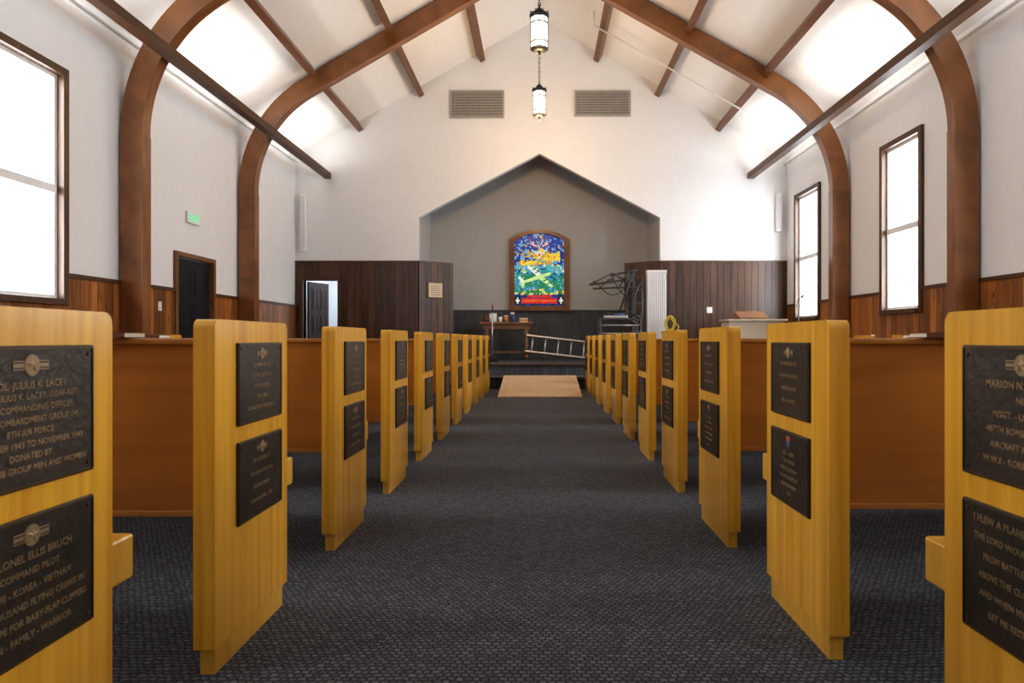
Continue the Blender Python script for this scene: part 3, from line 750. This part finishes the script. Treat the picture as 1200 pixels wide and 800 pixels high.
ob('folded_arm',b.mesh('folded_arm'),root)
b=MB().mat(M['black']); pts=[(-.45+.09*k,-.09,1.70-.42*math.sin(math.pi*k/7)*1.0) for k in range(8)]; b.tube(pts,.009,6)
pts=[(-.2+.06*k,-.1,1.5-.6*math.sin(math.pi*k/6)) for k in range(7)]; b.tube(pts,.008,6)
pts=[(-.75+.11*k,-.1,1.55-.25*math.sin(math.pi*k/6)) for k in range(7)]; b.tube(pts,.008,6)
ob('cable',b.mesh('cable'),root,label='hanging black cable')
# cart
root=ob('utility_cart',None,loc=(1.50,12.80,PZ),label='grey metal utility cart on the platform',category='cart')
for z in (.3,.80): ob('shelf',MB().mat(ST).box(-.36,.36,-.22,.22,z,z+.025,.004).mesh('shelf'),root)
for sx in (-.37,.37):
    for sy in (-.23,.23): ob('post',MB().mat(ST).cyl((sx,sy,.06),(sx,sy,.83),.014,8).mesh('post'),root)
for z in (.55,.70):
    for sy in (-.23,.23): ob('cross_bar',MB().mat(M['alu']).cyl((-.37,sy,z),(.37,sy,z),.010,8).mesh('cross_bar'),root)
wh=MB().mat(M['black']).cyl((-.015,0,.04),(.015,0,.04),.04,12).mesh('wheel')
for sx in (-.37,.37):
    for sy in (-.23,.23): ob('wheel',wh,root,loc=(sx,sy,0))
b=MB().mat(M['alu']).box(-.22,.22,-.15,.15,0,.05,.006).mat(M['black']).box(-.17,.17,-.11,.11,.05,.11,.01).mat(M['blue']).cyl((-.05,-.13,.065),(.16,-.13,.065),.014,8)
thing('tool_case',b.mesh('tool_case'),(1.42,12.80,PZ+.832),'flat grey and black tool case on the cart','tool case')
# white ribbed unit
b=MB().mat(M['whitep']).box(-.19,.19,-.07,.07,0,1.76,.008)
for k in range(9): 
    q=-.168+k*.042; b.box(q-.012,q+.012,-.085,-.069,.04,1.72,.004)
b.box(-.195,.195,-.09,.075,1.74,1.80,.006)
thing('ribbed_panel_unit',b.mesh('ribbed_panel_unit'),(2.31,13.50,PZ),'tall white ribbed upright unit standing by the dark panelling','panel unit')
# coil on stool
stool(2.48,12.95,.55,.15,'dark wooden stool holding a coil of yellow cable')
b=MB().mat(M['yellow'])
for k in range(6):
    rx=.125-.012*(k%3); 
    b.torus(rx,.009,Matrix.Translation(((k%2)*.035-.015,(k-2.5)*.02,rx*1.15+.012))@Matrix.Rotation(math.radians(90+9*((k*2)%3-1)),4,'X')@Matrix.Diagonal((.62+.1*(k%3),1.1,1,1)),28,6)
b.tube([(.08,-.06,.16),(.15,-.08,.10),(.13,-.09,.03),(.08,-.1,.012)],.009,6)
b.mat(M['black']).torus(.03,.008,Matrix.Translation((.0,0,.26))@Matrix.Rotation(math.pi/2,4,'Y')@Matrix.Diagonal((.7,2,1,1)),12,5)
thing('cable_coil',b.mesh('cable_coil'),(2.48,12.95,PZ+.590),'loose coil of yellow cable resting upright on a stool','cable coil')
# lectern
b=MB().mat(M['cream']).box(-.52,.52,-.26,.26,.08,1.18,.006)
root=thing('lectern',b.mesh('lectern'),(4.03,12.9,0),'wide cream-fronted lectern with a brown reading desk','lectern')
ob('plinth',MB().mat(M['trimwood']).box(-.55,.55,-.29,.29,0,.08,.004).mesh('plinth'),root,label='dark wood plinth')
ob('counter_top',MB().mat(M['cream']).box(-.56,.56,-.3,.3,1.18,1.215,.006).mesh('counter_top'),root,label='cream top')
ob('desk_top',MB().mat(M['tablewood']).prism([(-.2,1.216),(.22,1.216),(.22,1.38),(-.2,1.25)],'x',-.29,.25).mesh('desk_top'),root,label='brown sloped desk')
# mic stand
b=MB().mat(M['black']).cyl((0,0,0),(0,0,.025),.13,20).cyl((0,0,.025),(0,0,1.35),.011,8).tube([(0,0,1.35),(-.03,0,1.45),(-.02,-.02,1.55),(.03,-.05,1.62)],.008,6).cyl((.03,-.05,1.62),(.07,-.1,1.66),.022,10)
thing('microphone_stand',b.mesh('microphone_stand'),(4.82,12.7,0),'black gooseneck microphone stand beside the wall','microphone stand')

# ---------------- lights ----------------
L=bpy.data.lights.new('hall_lamp','AREA'); L.size=.9; L.energy=24; L.color=(.85,.93,1)
lo=ob('hall_lamp',L); lo.location=(-4.3,15.3,2.55)
w=bpy.data.worlds.new('World'); S.world=w; w.use_nodes=True
bg=w.node_tree.nodes['Background']; bg.inputs[0].default_value=(.8,.88,1,1); bg.inputs[1].default_value=1.0

cam=bpy.data.cameras.new('camera'); co=ob('camera',cam); co.location=(0,0,.85); co.rotation_euler=(math.pi/2,0,0)
cam.lens=24; cam.sensor_width=36; cam.shift_x=-32/1200; cam.shift_y=-3/1200; cam.clip_start=.02
cam.dof.use_dof=True; cam.dof.focus_distance=4.5; cam.dof.aperture_fstop=8
S.camera=co
